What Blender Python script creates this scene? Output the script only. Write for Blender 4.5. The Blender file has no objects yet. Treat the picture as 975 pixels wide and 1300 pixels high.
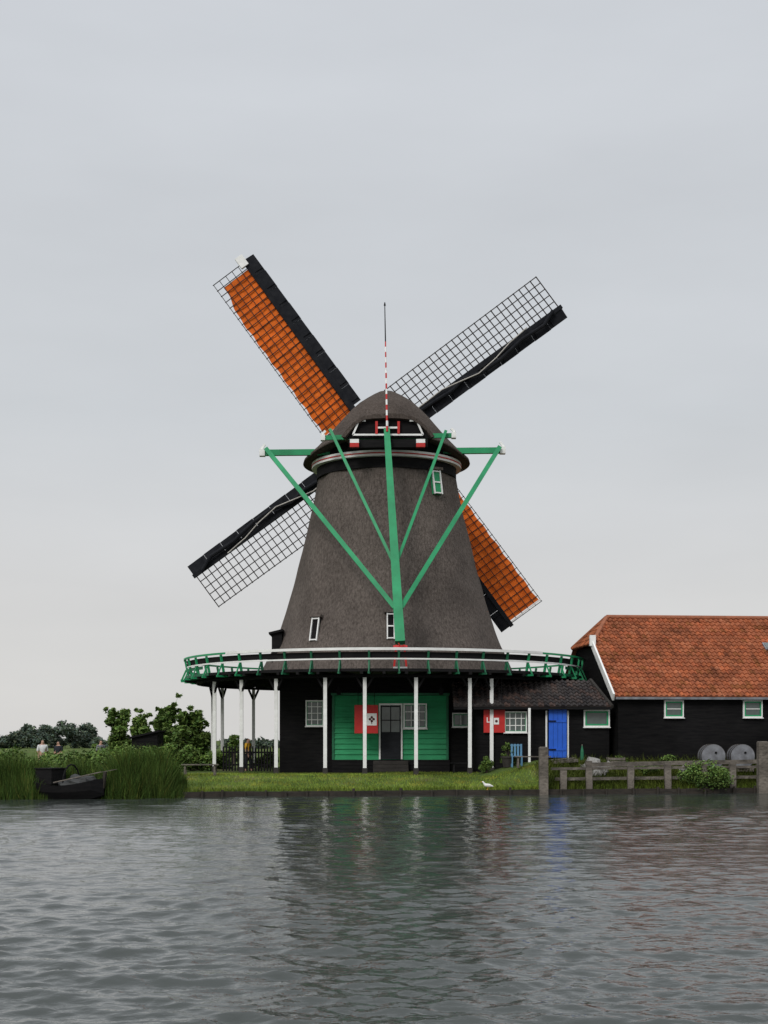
import bpy, math, random
import numpy as np
from mathutils import Vector, Matrix, noise
random.seed(7)
ZOOM=None
R = math.radians
F = 1800.0; CZ = 2.13; HY = 940.0
def W(px, py, D):
    return Vector(((px-487.5)/F*D, D, CZ+(HY-py)/F*D))
def sm(a, b, x):
    t = max(0, min(1, (x-a)/(b-a))); return t*t*(3-2*t)
scene = bpy.context.scene
coll = scene.collection
# ------------------------------------------------------------------ materials
def mat(name, c1, c2=None, rough=0.7, scale=(3,3,3), detail=5, bump=0.0, bscale=None, wave=None, tint=False, spec=0.3, metal=0.0, contrast=(0.3,0.7), grime=0.0, gscale=0.55):
    m = bpy.data.materials.new(name); m.use_nodes = True
    nt = m.node_tree; N = nt.nodes; L = nt.links
    b = N['Principled BSDF']
    b.inputs['Roughness'].default_value = rough
    b.inputs['Specular IOR Level'].default_value = spec
    b.inputs['Metallic'].default_value = metal
    c2 = c2 or tuple(x*0.7 for x in c1)
    tc = N.new('ShaderNodeTexCoord'); mp = N.new('ShaderNodeMapping')
    mp.inputs['Scale'].default_value = scale
    L.new(tc.outputs['Object'], mp.inputs['Vector'])
    no = N.new('ShaderNodeTexNoise'); no.inputs['Scale'].default_value = 1.0; no.inputs['Detail'].default_value = detail
    no.inputs['Roughness'].default_value = 0.65
    L.new(mp.outputs[0], no.inputs['Vector'])
    mr = N.new('ShaderNodeMapRange'); mr.inputs[1].default_value = contrast[0]; mr.inputs[2].default_value = contrast[1]
    L.new(no.outputs['Fac'], mr.inputs[0])
    mx = N.new('ShaderNodeMix'); mx.data_type = 'RGBA'
    mx.inputs[6].default_value = (*c1, 1); mx.inputs[7].default_value = (*c2, 1)
    L.new(mr.outputs[0], mx.inputs[0])
    out = mx.outputs[2]
    if grime > 0:
        n2 = N.new('ShaderNodeTexNoise'); n2.inputs['Scale'].default_value = gscale; n2.inputs['Detail'].default_value = 6
        L.new(tc.outputs['Object'], n2.inputs['Vector'])
        r2 = N.new('ShaderNodeMapRange'); r2.inputs[1].default_value = 0.38; r2.inputs[2].default_value = 0.68
        r2.inputs[3].default_value = 1.0+grime*0.4; r2.inputs[4].default_value = 1.0-grime
        L.new(n2.outputs['Fac'], r2.inputs[0])
        m2 = N.new('ShaderNodeVectorMath'); m2.operation = 'SCALE'
        L.new(out, m2.inputs[0]); L.new(r2.outputs[0], m2.inputs['Scale'])
        out = m2.outputs[0]
    if tint:
        at = N.new('ShaderNodeAttribute'); at.attribute_name = 'tint'
        m3 = N.new('ShaderNodeVectorMath'); m3.operation = 'MULTIPLY'
        L.new(out, m3.inputs[0]); L.new(at.outputs['Color'], m3.inputs[1])
        out = m3.outputs[0]
    L.new(out, b.inputs['Base Color'])
    h = None
    if bump > 0:
        bn = no
        if bscale:
            mp2 = N.new('ShaderNodeMapping'); mp2.inputs['Scale'].default_value = bscale
            L.new(tc.outputs['Object'], mp2.inputs['Vector'])
            bn = N.new('ShaderNodeTexNoise'); bn.inputs['Scale'].default_value = 1; bn.inputs['Detail'].default_value = 6
            L.new(mp2.outputs[0], bn.inputs['Vector'])
        bp = N.new('ShaderNodeBump'); bp.inputs['Strength'].default_value = 1; bp.inputs['Distance'].default_value = bump
        L.new(bn.outputs['Fac'], bp.inputs['Height'])
        h = bp
    if wave:
        wv = N.new('ShaderNodeTexWave'); wv.wave_type = 'BANDS'; wv.bands_direction = wave[0]; wv.wave_profile = 'SAW'
        wv.inputs['Scale'].default_value = 0.314/wave[1]
        L.new(tc.outputs['Object'], wv.inputs['Vector'])
        bp = N.new('ShaderNodeBump'); bp.inputs['Strength'].default_value = 1; bp.inputs['Distance'].default_value = wave[2]
        L.new(wv.outputs['Fac'], bp.inputs['Height'])
        if h: L.new(h.outputs[0], bp.inputs['Normal'])
        h = bp
    if h: L.new(h.outputs[0], b.inputs['Normal'])
    return m
thatch = mat('thatch', (0.172,0.145,0.128), (0.070,0.058,0.050), 0.95, (13,13,5.0), 9, 0.06, (34,34,14), spec=0.08, contrast=(0.34,0.68), grime=0.2)
thatch_cap = mat('thatch_cap', (0.130,0.107,0.092), (0.048,0.038,0.032), 0.95, (14,14,7), 8, 0.06, (30,30,14), spec=0.08, grime=0.25)
green = mat('green_paint', (0.024,0.315,0.128), (0.019,0.235,0.095), 0.5, (2,2,2), 5, 0.004, (8,8,30), grime=0.22)
green_board = mat('green_board', (0.034,0.35,0.145), (0.024,0.235,0.095), 0.55, (1.2,6,14), 6, 0.004, (4,8,40), grime=0.3, spec=0.2)
dkgreen = mat('dark_green_paint', (0.02,0.16,0.075), (0.012,0.09,0.045), 0.55, (3,3,3))
white = mat('white_paint', (0.87,0.87,0.85), (0.72,0.72,0.69), 0.5, (3,3,6), 5, 0.003, grime=0.12)
black = mat('tarred_wood', (0.009,0.009,0.010), (0.018,0.017,0.017), 0.85, (2,2,12), 6, 0.006, (3,3,30), spec=0.06)
blackboard = mat('tarred_boards', (0.007,0.007,0.008), (0.018,0.017,0.017), 0.85, (1.5,1.5,14), 6, 0.006, (3,3,30), wave=('Z',0.21,0.03), spec=0.06, grime=0.3)
sailblack = mat('black_sail_board', (0.009,0.010,0.013), (0.02,0.021,0.024), 0.75, (3,3,3), 6, 0.006, spec=0.08)
lattice_m = mat('lattice_wood', (0.03,0.026,0.026), (0.05,0.043,0.04), 0.85, (4,4,4), spec=.1)
canvas_m = mat('orange_canvas', (0.90,0.20,0.03), (0.72,0.135,0.02), 0.85, (2.2,2.2,2.2), 6, 0.04, (3,3,3), spec=0.1, grime=0.22)
rope_m = mat('pale_rope', (0.55,0.53,0.48), (0.35,0.33,0.3), 0.9)
red = mat('red_paint', (0.55,0.03,0.025), (0.42,0.02,0.018), 0.5)
darkred = mat('dark_red_paint', (0.10,0.015,0.015), (0.06,0.01,0.01), 0.6)
tile_o = mat('orange_pantile', (0.37,0.118,0.052), (0.22,0.074,0.038), 0.85, (2.6,2.6,2.6), 9, 0.012, (18,18,18), tint=True, grime=0.30, spec=0.1, gscale=1.0, contrast=(.32,.7))
tile_d = mat('dark_pantile', (0.055,0.046,0.043), (0.03,0.026,0.026), 0.75, (2,2,2), 6, 0.012, (18,18,18), tint=True, grime=0.2, spec=0.2)
glass = mat('window_glass', (0.10,0.13,0.12), (0.05,0.065,0.06), 0.12, (1.5,1.5,1.5), spec=0.6)
blue = mat('blue_paint', (0.02,0.12,0.62), (0.015,0.09,0.48), 0.5, grime=0.15)
oldwood = mat('weathered_wood', (0.21,0.185,0.155), (0.075,0.065,0.055), 0.9, (5,5,12), 7, 0.02, (12,12,12), grime=0.45, gscale=1.5)
deckwood = mat('deck_wood', (0.05,0.045,0.04), (0.028,0.025,0.022), 0.85, (5,5,5))
darkwood = mat('wet_dark_wood', (0.045,0.036,0.028), (0.02,0.017,0.014), 0.7, (3,3,9), 6, 0.02)
leaf = mat('foliage', (0.12,0.20,0.05), (0.075,0.135,0.035), 0.7, (2,2,2), tint=True, spec=0.2)
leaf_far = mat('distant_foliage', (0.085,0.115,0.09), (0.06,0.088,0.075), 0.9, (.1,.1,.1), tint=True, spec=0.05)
reed_m = mat('reed_leaves', (0.066,0.115,0.028), (0.042,0.080,0.020), 0.7, (2,2,2), tint=True, spec=0.1)
grass_m = mat('grass_blades', (0.20,0.28,0.055), (0.12,0.19,0.04), 0.8, (0.8,0.8,0.8), tint=True, spec=0.1)
bark = mat('bark', (0.09,0.07,0.055), (0.05,0.04,0.03), 0.9, (6,6,3), bump=0.02)
stone = mat('grey_stone', (0.32,0.31,0.29), (0.18,0.175,0.165), 0.85, (5,5,5), bump=0.02)
steel = mat('dull_steel', (0.26,0.27,0.29), (0.14,0.14,0.15), 0.55, (3,3,3), metal=0.3, grime=.3, gscale=2)
terr = mat('terracotta', (0.34,0.12,0.06), (0.22,0.08,0.04), 0.8)
tarp = mat('grey_tarpaulin', (0.05,0.052,0.05), (0.025,0.026,0.026), 0.7, (3,3,3), bump=0.04)
skin_m = mat('skin', (0.45,0.27,0.2), (0.42,0.25,0.18), 0.6)
hair_m = mat('hair', (0.05,0.03,0.02), (0.03,0.02,0.015), 0.7)
cl_white = mat('white_cloth', (0.7,0.7,0.7), (0.6,0.6,0.6), 0.9)
cl_yellow = mat('yellow_cloth', (0.75,0.42,0.04), (0.65,0.35,0.03), 0.9)
cl_dark = mat('dark_cloth', (0.03,0.033,0.04), (0.02,0.022,0.03), 0.9, spec=.1)
door_paint = mat('dark_door_paint', (0.022,0.024,0.028), (0.014,0.015,0.018), 0.6, (3,3,10), spec=.15)
cl_grey = mat('grey_cloth', (0.2,0.2,0.22), (0.15,0.15,0.17), 0.9)
feather = mat('white_feathers', (0.8,0.79,0.76), (0.65,0.64,0.6), 0.8)
beak = mat('yellow_beak', (0.7,0.4,0.05), (0.6,0.35,0.05), 0.5)
# ground
gm = bpy.data.materials.new('ground'); gm.use_nodes = True
nt = gm.node_tree; b = nt.nodes['Principled BSDF']; b.inputs['Roughness'].default_value = 0.95; b.inputs['Specular IOR Level'].default_value = 0.05
tc = nt.nodes.new('ShaderNodeTexCoord'); n1 = nt.nodes.new('ShaderNodeTexNoise'); n1.inputs['Scale'].default_value = 0.6; n1.inputs['Detail'].default_value = 10
nt.links.new(tc.outputs['Object'], n1.inputs['Vector'])
cr = nt.nodes.new('ShaderNodeValToRGB'); cr.color_ramp.elements[0].position = 0.35; cr.color_ramp.elements[0].color = (0.05,0.08,0.02,1)
cr.color_ramp.elements[1].position = 0.68; cr.color_ramp.elements[1].color = (0.13,0.12,0.06,1)
e = cr.color_ramp.elements.new(0.52); e.color = (0.09,0.13,0.035,1)
nt.links.new(n1.outputs['Fac'], cr.inputs[0]); nt.links.new(cr.outputs[0], b.inputs['Base Color'])
n2 = nt.nodes.new('ShaderNodeTexNoise'); n2.inputs['Scale'].default_value = 9; n2.inputs['Detail'].default_value = 6
nt.links.new(tc.outputs['Object'], n2.inputs['Vector'])
bp = nt.nodes.new('ShaderNodeBump'); bp.inputs['Distance'].default_value = 0.05; nt.links.new(n2.outputs['Fac'], bp.inputs['Height']); nt.links.new(bp.outputs[0], b.inputs['Normal'])
# water
wm = bpy.data.materials.new('water'); wm.use_nodes = True
nt = wm.node_tree; b = nt.nodes['Principled BSDF']
b.inputs['Base Color'].default_value = (0.036,0.043,0.038,1); b.inputs['Roughness'].default_value = 0.04; b.inputs['IOR'].default_value = 1.333
tc = nt.nodes.new('ShaderNodeTexCoord')
def wn(scale, det, dist, prev, rot=0.0, ro=.5):
    mp = nt.nodes.new('ShaderNodeMapping'); mp.inputs['Scale'].default_value = scale; mp.inputs['Rotation'].default_value = (0,0,rot)
    nt.links.new(tc.outputs['Object'], mp.inputs['Vector'])
    n = nt.nodes.new('ShaderNodeTexNoise'); n.inputs['Scale'].default_value = 1; n.inputs['Detail'].default_value = det; n.inputs['Roughness'].default_value = ro
    nt.links.new(mp.outputs[0], n.inputs['Vector'])
    bp = nt.nodes.new('ShaderNodeBump'); bp.inputs['Strength'].default_value = 1; bp.inputs['Distance'].default_value = dist
    nt.links.new(n.outputs['Fac'], bp.inputs['Height'])
    if prev: nt.links.new(prev.outputs[0], bp.inputs['Normal'])
    return bp
p = wn((6.5,9.5,1), 3, 0.013, None, 0.3)
nt.links.new(p.outputs[0], b.inputs['Normal'])

# ------------------------------------------------------------------ builders
WL = {}
def reg(o, wloc, parent, label, category, extra):
    if parent:
        o.parent = parent; o.location = wloc - WL[parent.name]
    else:
        o.location = wloc
    WL[o.name] = Vector(wloc)
    if label: o['label'] = label
    if category: o['category'] = category
    for k, v in extra.items(): o[k] = v
    coll.objects.link(o)
    return o
def empty(name, loc, label=None, category=None, parent=None, **ex):
    o = bpy.data.objects.new(name, None); o.empty_display_size = 0.3
    return reg(o, Vector(loc), parent, label, category, ex)
class M:
    def __init__(s): s.v=[]; s.f=[]; s.mi=[]; s.t=[]; s.cur=0; s.tc=None
    def add(s, vs, fs):
        n=len(s.v); s.v += [tuple(v) for v in vs]; s.f += [tuple(i+n for i in f) for f in fs]; s.mi += [s.cur]*len(fs)
        s.t += [s.tc or (1,1,1)]*len(vs)
    def frame8(s, c, a, b, d):
        vs=[c+a*i+b*j+d*k for k in(-1,1) for j in(-1,1) for i in(-1,1)]
        s.add(vs,[(0,2,3,1),(4,5,7,6),(0,1,5,4),(2,6,7,3),(0,4,6,2),(1,3,7,5)])
    def box(s, x0,x1,y0,y1,z0,z1):
        s.frame8(Vector(((x0+x1)/2,(y0+y1)/2,(z0+z1)/2)),Vector(((x1-x0)/2,0,0)),Vector((0,(y1-y0)/2,0)),Vector((0,0,(z1-z0)/2)))
    def beam(s,p,q,w,h,up=(0,0,1),w2=None,h2=None):
        p=Vector(p);q=Vector(q);d=(q-p).normalized();u=Vector(up)
        if abs(d.dot(u))>0.99: u=Vector((0,1,0))
        sd=d.cross(u).normalized();u2=sd.cross(d).normalized()
        w2=w if w2 is None else w2; h2=h if h2 is None else h2
        vs=[p+sd*(i*w/2)+u2*(j*h/2) for j in(-1,1) for i in(-1,1)]+[q+sd*(i*w2/2)+u2*(j*h2/2) for j in(-1,1) for i in(-1,1)]
        s.add(vs,[(0,2,3,1),(4,5,7,6),(0,1,5,4),(2,6,7,3),(0,4,6,2),(1,3,7,5)])
    def cyl(s,p,q,r1,r2=None,n=10,cap=True):
        p=Vector(p);q=Vector(q);r2=r1 if r2 is None else r2
        d=(q-p).normalized();u=Vector((0,0,1)) if abs(d.z)<0.95 else Vector((1,0,0))
        a=d.cross(u).normalized();c=a.cross(d)
        vs=[];
        for P,r in((p,r1),(q,r2)):
            for i in range(n):
                t=2*math.pi*i/n; vs.append(P+a*(r*math.cos(t))+c*(r*math.sin(t)))
        fs=[(i,(i+1)%n,n+(i+1)%n,n+i) for i in range(n)]
        if cap: fs+=[tuple(range(n))[::-1],tuple(range(n,2*n))]
        s.add(vs,fs)
    def ring(s,c,r0,r1,z0,z1,n=64,a0=0,a1=360):
        full=abs(a1-a0)>=360; m=n if full else n+1
        vs=[]
        for i in range(m):
            t=R(a0+(a1-a0)*i/n)
            for r,z in((r0,z0),(r1,z0),(r1,z1),(r0,z1)):
                vs.append(Vector((c[0]+r*math.sin(t),c[1]-r*math.cos(t),z)))
        fs=[]
        for i in range(n):
            j=(i+1)%m
            for k in range(4):
                l=(k+1)%4
                fs.append((i*4+k,j*4+k,j*4+l,i*4+l))
        if not full: fs+=[(0,1,2,3),tuple(4*n+k for k in(3,2,1,0))]
        s.add(vs,fs)
    def obj(s,name,mats,parent=None,label=None,category=None,smooth=False,origin=None,**ex):
        if not isinstance(mats,(list,tuple)): mats=[mats]
        xs=[v[0] for v in s.v];ys=[v[1] for v in s.v];zs=[v[2] for v in s.v]
        o0=Vector(origin) if origin is not None else Vector(((min(xs)+max(xs))/2,(min(ys)+max(ys))/2,min(zs)))
        me=bpy.data.meshes.new(name)
        me.from_pydata([(v[0]-o0.x,v[1]-o0.y,v[2]-o0.z) for v in s.v],[],s.f)
        for m in mats: me.materials.append(m)
        me.polygons.foreach_set('material_index',s.mi)
        if smooth: me.polygons.foreach_set('use_smooth',[True]*len(s.f))
        ca=me.color_attributes.new('tint','FLOAT_COLOR','POINT')
        flat=[]
        for t in s.t: flat+= [t[0],t[1],t[2],1.0]
        ca.data.foreach_set('color',flat)
        me.update()
        ob=bpy.data.objects.new(name,me)
        return reg(ob,o0,parent,label,category,ex)
def recalc(o):
    import bmesh
    bm=bmesh.new(); bm.from_mesh(o.data); bmesh.ops.recalc_face_normals(bm,faces=bm.faces); bm.to_mesh(o.data); bm.free()

# ------------------------------------------------------------------ terrain & water
def edge(x):
    xx=max(-60,min(60,x)); return 54.8+0.2*xx+0.12*math.sin(xx*0.9)+0.06*math.sin(xx*2.3+1)
def g(x,y):
    s=y-edge(x)
    if s<0: 
        return -0.9+0.85*sm(-1.5,-0.02,s)
    z=0.20+0.03*sm(0,0.2,s)
    z+= 0.25*sm(0.0,4.5,s)+0.23*min(1,s/4.0)
    z+= 0.62*sm(3.5,7.0,x)*sm(0.8,2.4,s)
    z-= 0.35*sm(-10.5,-15,x)*sm(60,66,y)
    z-= 0.35*sm(76,90,y)*(1-sm(-10.5,-15,x))
    z+= 0.04*noise.noise(Vector((x*.4,y*.4,0)))*min(1,max(0,s))
    return z
def axis(lo,hi,step,far,growth=1.5):
    a=[lo+i*step for i in range(int((hi-lo)/step)+1)]
    d=step;p=a[-1]
    up=[]
    while p<far[1]: d*=growth;p+=d;up.append(p)
    d=step;p=lo;dn=[]
    while p>far[0]: d*=growth;p-=d;dn.append(p)
    return dn[::-1]+a+up
xs=axis(-26,26,0.5,(-3000,3000)); ys=axis(48,78,0.25,(-60,6000))
m=M(); m.v=[(x,y,g(x,y)) for y in ys for x in xs]; m.t=[(1,1,1)]*len(m.v)
nx=len(xs)
m.f=[(j*nx+i,j*nx+i+1,(j+1)*nx+i+1,(j+1)*nx+i) for j in range(len(ys)-1) for i in range(nx-1)]; m.mi=[0]*len(m.f)
m.obj('ground',gm,smooth=True,origin=(0,0,0),kind='structure',label='grassy polder ground sloping down to the water',category='ground')
# real wave surface
rs=np.random.RandomState(5)
yr=[8.0]
while yr[-1]<70: yr.append(yr[-1]*1.0029)
yr=np.array([-60.,-30.,-10.,0.,4.,6.5]+yr)
NC=450
u=np.linspace(-1,1,NC)
hw=0.33*np.maximum(yr,8)+3
X=np.outer(hw,u)
X=np.concatenate([np.full((len(yr),1),-600.),np.full((len(yr),1),-120.),X,np.full((len(yr),1),120.),np.full((len(yr),1),600.)],axis=1)
Y=np.repeat(yr[:,None],X.shape[1],axis=1)
Z=np.zeros_like(X)
cell=0.0029*Y+0.0008*hw[:,None]
for i in range(90):
    lam=0.15*(1.6/0.15)**(rs.rand()**1.3); th=rs.normal(0.2,0.65); kx=math.sin(th)*2*math.pi/lam; ky=math.cos(th)*2*math.pi/lam
    amp=lam*(0.0042 if lam<.6 else 0.0024)
    fade=np.clip((lam/cell-2.6)/2.6,0,1)
    Z+=amp*fade*np.sin(kx*X+ky*Y+rs.rand()*6.28+0.9*np.sin(0.5*X*rs.rand()+0.4*Y*rs.rand()+rs.rand()*6))
gust=1+0.28*np.sin(0.21*X+0.13*Y+1)+0.22*np.sin(-0.13*X+0.34*Y+2.2)+0.15*np.sin(0.5*X+0.05*Y)
Z*=gust
Z[:6,:]=0; Z[:,:2]=0; Z[:,-2:]=0
nr,ncol=X.shape
co_=np.stack([X,Y,Z],axis=-1).reshape(-1,3)
idx=np.arange(nr*ncol).reshape(nr,ncol)
q=np.stack([idx[:-1,:-1],idx[:-1,1:],idx[1:,1:],idx[1:,:-1]],axis=-1).reshape(-1,4)
me=bpy.data.meshes.new('water'); me.vertices.add(len(co_)); me.vertices.foreach_set('co',co_.ravel())
me.loops.add(q.size); me.loops.foreach_set('vertex_index',q.ravel().astype(np.int32))
me.polygons.add(len(q)); me.polygons.foreach_set('loop_start',np.arange(0,q.size,4,dtype=np.int32)); me.polygons.foreach_set('loop_total',np.full(len(q),4,dtype=np.int32))
me.polygons.foreach_set('use_smooth',np.ones(len(q),dtype=bool)); me.update(calc_edges=True); me.validate(); me.materials.append(wm)
wo=bpy.data.objects.new('water',me)
reg(wo,Vector((0,0,0)),None,'rippled grey river water reflecting the mill','water',{'kind':'structure'})

# ------------------------------------------------------------------ windmill
C=(0.0,68.0)
mill=empty('windmill',(0,68,1.0),'thatched windmill with green tail poles and orange canvas sails','windmill')
prof=[(5.12,6.02),(5.6,5.84),(6.1,5.60),(6.59,5.38),(7.4,5.07),(8.2,4.81),(8.93,4.60),(10.1,4.28),(11.2,4.0),(12.2,3.76),(13.1,3.56),(14.1,3.35),(14.75,3.22)]
m=M(); n=96
fine=[]
for i in range(len(prof)-1):
    for k in range(4):
        t=k/4; fine.append((prof[i][0]*(1-t)+prof[i+1][0]*t,prof[i][1]*(1-t)+prof[i+1][1]*t))
fine.append(prof[-1])
vs=[]
for z,r in fine:
    for i in range(n):
        a=2*math.pi*i/n
        rr=r*(1+0.014*math.cos(8*a+.3))+0.05*noise.noise(Vector((math.cos(a)*3,math.sin(a)*3,z*0.8)))
        vs.append(Vector((C[0]+rr*math.sin(a)+0.15,C[1]-rr*math.cos(a),z)))
m.add(vs,[(j*n+i,j*n+(i+1)%n,(j+1)*n+(i+1)%n,(j+1)*n+i) for j in range(len(fine)-1) for i in range(n)])
m.obj('thatched_tower',thatch,mill,smooth=True)
TC=(0.12,68.0)
m=M(); m.ring(TC,3.0,3.34,14.6,15.08,72); m.obj('curb_ring',black,mill)
m=M(); m.ring(TC,3.0,3.58,15.083,15.34,72); m.cur=1; m.ring(TC,3.3,3.595,15.18,15.235,72); m.obj('white_curb_band',[white,red],mill)
m=M(); m.ring(TC,2.6,3.2,15.34,16.0,64); m.obj('cap_underframe',black,mill)
cap=empty('cap',(0.12,68,15.3),parent=mill)
cp=[(0.0,4.0),(0.16,3.96),(0.38,3.72),(0.7,3.36),(1.2,2.88),(1.75,2.40),(2.2,2.02),(2.55,1.70),(2.85,1.36),(3.1,1.0),(3.3,0.68),(3.45,0.4),(3.52,0.02)]
m=M(); n=96; vs=[]
for h,r in cp:
    for i in range(n):
        a=2*math.pi*i/n
        front=sm(0.35,0.95,math.cos(a))
        z=15.36+h+front*0.5*max(0,1-h/1.2)
        ys_=1.0 if math.cos(a)>0 else 1.18
        rr=r+0.05*noise.noise(Vector((math.cos(a)*2,math.sin(a)*2,h*1.5)))
        vs.append(Vector((TC[0]+rr*math.sin(a),TC[1]-rr*math.cos(a)*ys_,z)))
for i in range(n):
    a=2*math.pi*i/n; front=sm(0.35,0.95,math.cos(a)); ys_=1.0 if math.cos(a)>0 else 1.18
    vs.append(Vector((TC[0]+3.1*math.sin(a),TC[1]-3.1*math.cos(a)*ys_,15.5+front*0.5)))
fs=[(j*n+i,j*n+(i+1)%n,(j+1)*n+(i+1)%n,(j+1)*n+i) for j in range(len(cp)-1) for i in range(n)]
k=len(cp)*n
fs+=[(k+i,k+(i+1)%n,(i+1)%n,i) for i in range(n)]
m.add(vs,fs); m.obj('thatched_roof',thatch_cap,cap,smooth=True)
def P(px,py,D): return W(px,py,D)
arch=[(433,554),(440,545),(449,536),(460,529),(475,525.5),(492,524.5),(509,525.5),(525,529),(536,536),(545,545),(552,554)]
arin=[(438,555),(445,546),(453,538),(463,532.5),(476,531),(492,530.5),(508,531),(523,532.5),(532,538),(541,546),(548,555)]
m=M(); A=[P(x,y,63.75) for x,y in arch]; B=[P(x,y,63.75) for x,y in arin]
A2=[a+Vector((-(a.x-.12)*0.3,2.8,-0.08)) for a in A]; B2=[a+Vector((-(a.x-.12)*0.3,2.8,-0.08)) for a in B]
k=len(A); vs=A+B+A2+B2; fs=[]
for i in range(k-1):
    fs+=[(i,i+1,k+i+1,k+i),(i,2*k+i,2*k+i+1,i+1),(k+i,k+i+1,3*k+i+1,3*k+i)]
fs+=[(0,k,3*k,2*k)]
m.add(vs,fs); o=m.obj('thatched_hood',thatch_cap,cap); recalc(o)
m=M(); Bp=[p+Vector((0,0.25,0)) for p in B]; m.add(Bp,[tuple(range(k))])
m.obj('hatch_boarding',black,cap)
m=M()
D=63.85
for a,b_ in (((448,552),(456,534)),((456,534),(464,534)),((448,552),(537,552)),((537,552),(529,534)),((529,534),(520,534)),((478,543),(506,543)),((492,535),(492,551))):
    m.beam(P(*a,D),P(*b_,D),0.08,0.08,(0,1,0))
m.cur=1
for a,b_ in (((478,535),(478,551)),((506,535),(506,551))):
    m.beam(P(*a,D-.02),P(*b_,D-.02),0.11,0.08,(0,1,0))
m.obj('hatch_frame',[white,red],cap)
m=M(); m.beam(P(443,564,63.9),P(543,563,63.9),0.26,0.36); m.obj('cross_beam',black,cap)
for x in (450,534):
    m=M(); c=P(x,563,63.6); m.box(c.x-.2,c.x+.2,63.45,63.72,c.z+0.0,c.z+.17); m.cur=1; m.box(c.x-.2,c.x+.2,63.45,63.72,c.z-.18,c.z-0.003)
    m.obj('beam_end',[white,red],cap)
t=P(488.5,388,65.0)
m=M(); a=P(491.5,548,63.5); nseg=24
for i in range(nseg):
    p0=a.lerp(t,i/nseg);p1=a.lerp(t,(i+1)/nseg)
    m.cur=(0 if i%2 else 1) if i<17 else 2
    r0=0.05-0.03*i/nseg; m.cyl(p0,p1,r0,r0-0.0015,8)
m.cur=2; m.cyl(t,t+Vector((0,0,.15)),0.05,0.02,8)
m.obj('striped_mast',[white,red,black],cap)
ptop=P(491,548,63.7); pbot=P(508,816,59.9)
def pole(t): return ptop.lerp(pbot,t)
def proj_y(v): return HY-(v.z-CZ)*F/v.y
def find(y):
    lo,hi=0,1
    for _ in range(40):
        md=(lo+hi)/2
        if proj_y(pole(md))<y: lo=md
        else: hi=md
    return pole(lo)
m=M(); m.beam(ptop+Vector((0,0,0.1)),pbot,0.26,0.26,(0,1,0),0.42,0.4); m.obj('tail_pole',green,mill)
j1=find(772); j2=find(712)
L1=P(333,575,66.3); R1=P(638,572,66.3); L2=P(410,556,64.3); R2=P(576,553,64.3)
m=M(); m.beam(L1,R1,0.22,0.27); m.obj('long_crossbeam',green,mill)
m=M(); m.beam(L2,R2,0.18,0.2); m.obj('short_crossbeam',green,mill)
for a in (L1,R1,L2,R2):
    s=-1 if a.x<0 else 1; k=1.0 if a in (L1,R1) else .8
    m=M(); m.box(a.x-.13*k,a.x+.13*k,a.y-.17,a.y+.17,a.z-.16*k,a.z+.16*k); m.beam(a+Vector((s*.05,0,.16)),a+Vector((-s*.12,0,.40*k)),.10,.10); m.obj('beam_head',white,mill)
m=M(); m.beam(P(338,570,66.1),j1+Vector((-.12,0,0)),0.2,0.2,(0,1,0)); m.obj('long_brace',green,mill)
m=M(); m.beam(P(634,568,66.1),j1+Vector((.12,0,0)),0.2,0.2,(0,1,0)); m.obj('long_brace',green,mill)
m=M(); m.beam(P(419,545,64.1),j2+Vector((-.1,.1,0)),0.13,0.13,(0,1,0)); m.obj('short_brace',green,mill)
m=M(); m.beam(P(566,547,64.1),j2+Vector((.1,.1,0)),0.13,0.13,(0,1,0)); m.obj('short_brace',green,mill)
# winch
m=M(); c=Vector((pbot.x,59.75,0)); 
m.cur=0; m.cyl((c.x-.3,59.5,6.03),(c.x+.3,59.5,6.03),0.09,n=12)
for k in range(4):
    a=k*math.pi/2+.4; m.beam((c.x,59.35,6.05),(c.x+.2*math.cos(a),59.3,6.05+.16*math.sin(a)),.05,.05,(0,1,0))
m.beam((c.x-.27,59.55,5.13),(c.x-.16,59.55,6.15),.08,.08); m.beam((c.x+.27,59.55,5.13),(c.x+.16,59.55,6.15),.08,.08)
m.cur=1; m.box(c.x-.3,c.x+.3,59.4,59.7,5.122,5.22)
m.obj('capstan_winch',[red,white],mill)
def dormer(px0,px1,py0,py1,tilt,mats,kind):
    z=W(0,(py0+py1)/2,64)[2]; X=((px0+px1)/2-487.5)/F*64.5
    r=4.0
    for (za,ra),(zb,rb) in zip(prof,prof[1:]):
        if za<=z<=zb: r=ra+(rb-ra)*(z-za)/(zb-za)
    dx=X-0.15; yb=68-math.sqrt(max(0.1,r*r-dx*dx))
    D=yb-0.12; c=W((px0+px1)/2,(py0+py1)/2,D); w=(px1-px0)/F*D/2; h=(py1-py0)/F*D/2
    ang=math.asin(max(-1,min(1,dx/r)))*0.7
    rt=Matrix.Rotation(ang,3,'Z')@Matrix.Rotation(R(tilt),3,'X')
    a=rt@Vector((1,0,0)); d=rt@Vector((0,1,0)); u=rt@Vector((0,0,1))
    m=M(); m.frame8(c+d*0.3,a*w,d*0.36,u*h)
    m.cur=1; f=0.045
    fc=c-d*0.09
    m.frame8(fc-a*(w-f*.5),a*f*.6,d*.04,u*(h+.03)); m.frame8(fc+a*(w-f*.5),a*f*.6,d*.04,u*(h+.03))
    m.frame8(fc+u*(h-.02),a*(w-f),d*.038,u*f*.6); m.frame8(fc-u*(h-.02),a*(w-f),d*.038,u*f*.6)
    if kind: m.frame8(fc,a*(w-f),d*.03,u*.03)
    m.cur=2; m.frame8(c+d*0.25+u*(h+.10),a*(w+.10),d*.45,u*.06)
    m.obj('tower_window',mats,mill)
dormer(548,560,598,628,-12,[green,white,thatch],True)
dormer(395,406,785,814,-13,[black,white,thatch],False)
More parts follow.
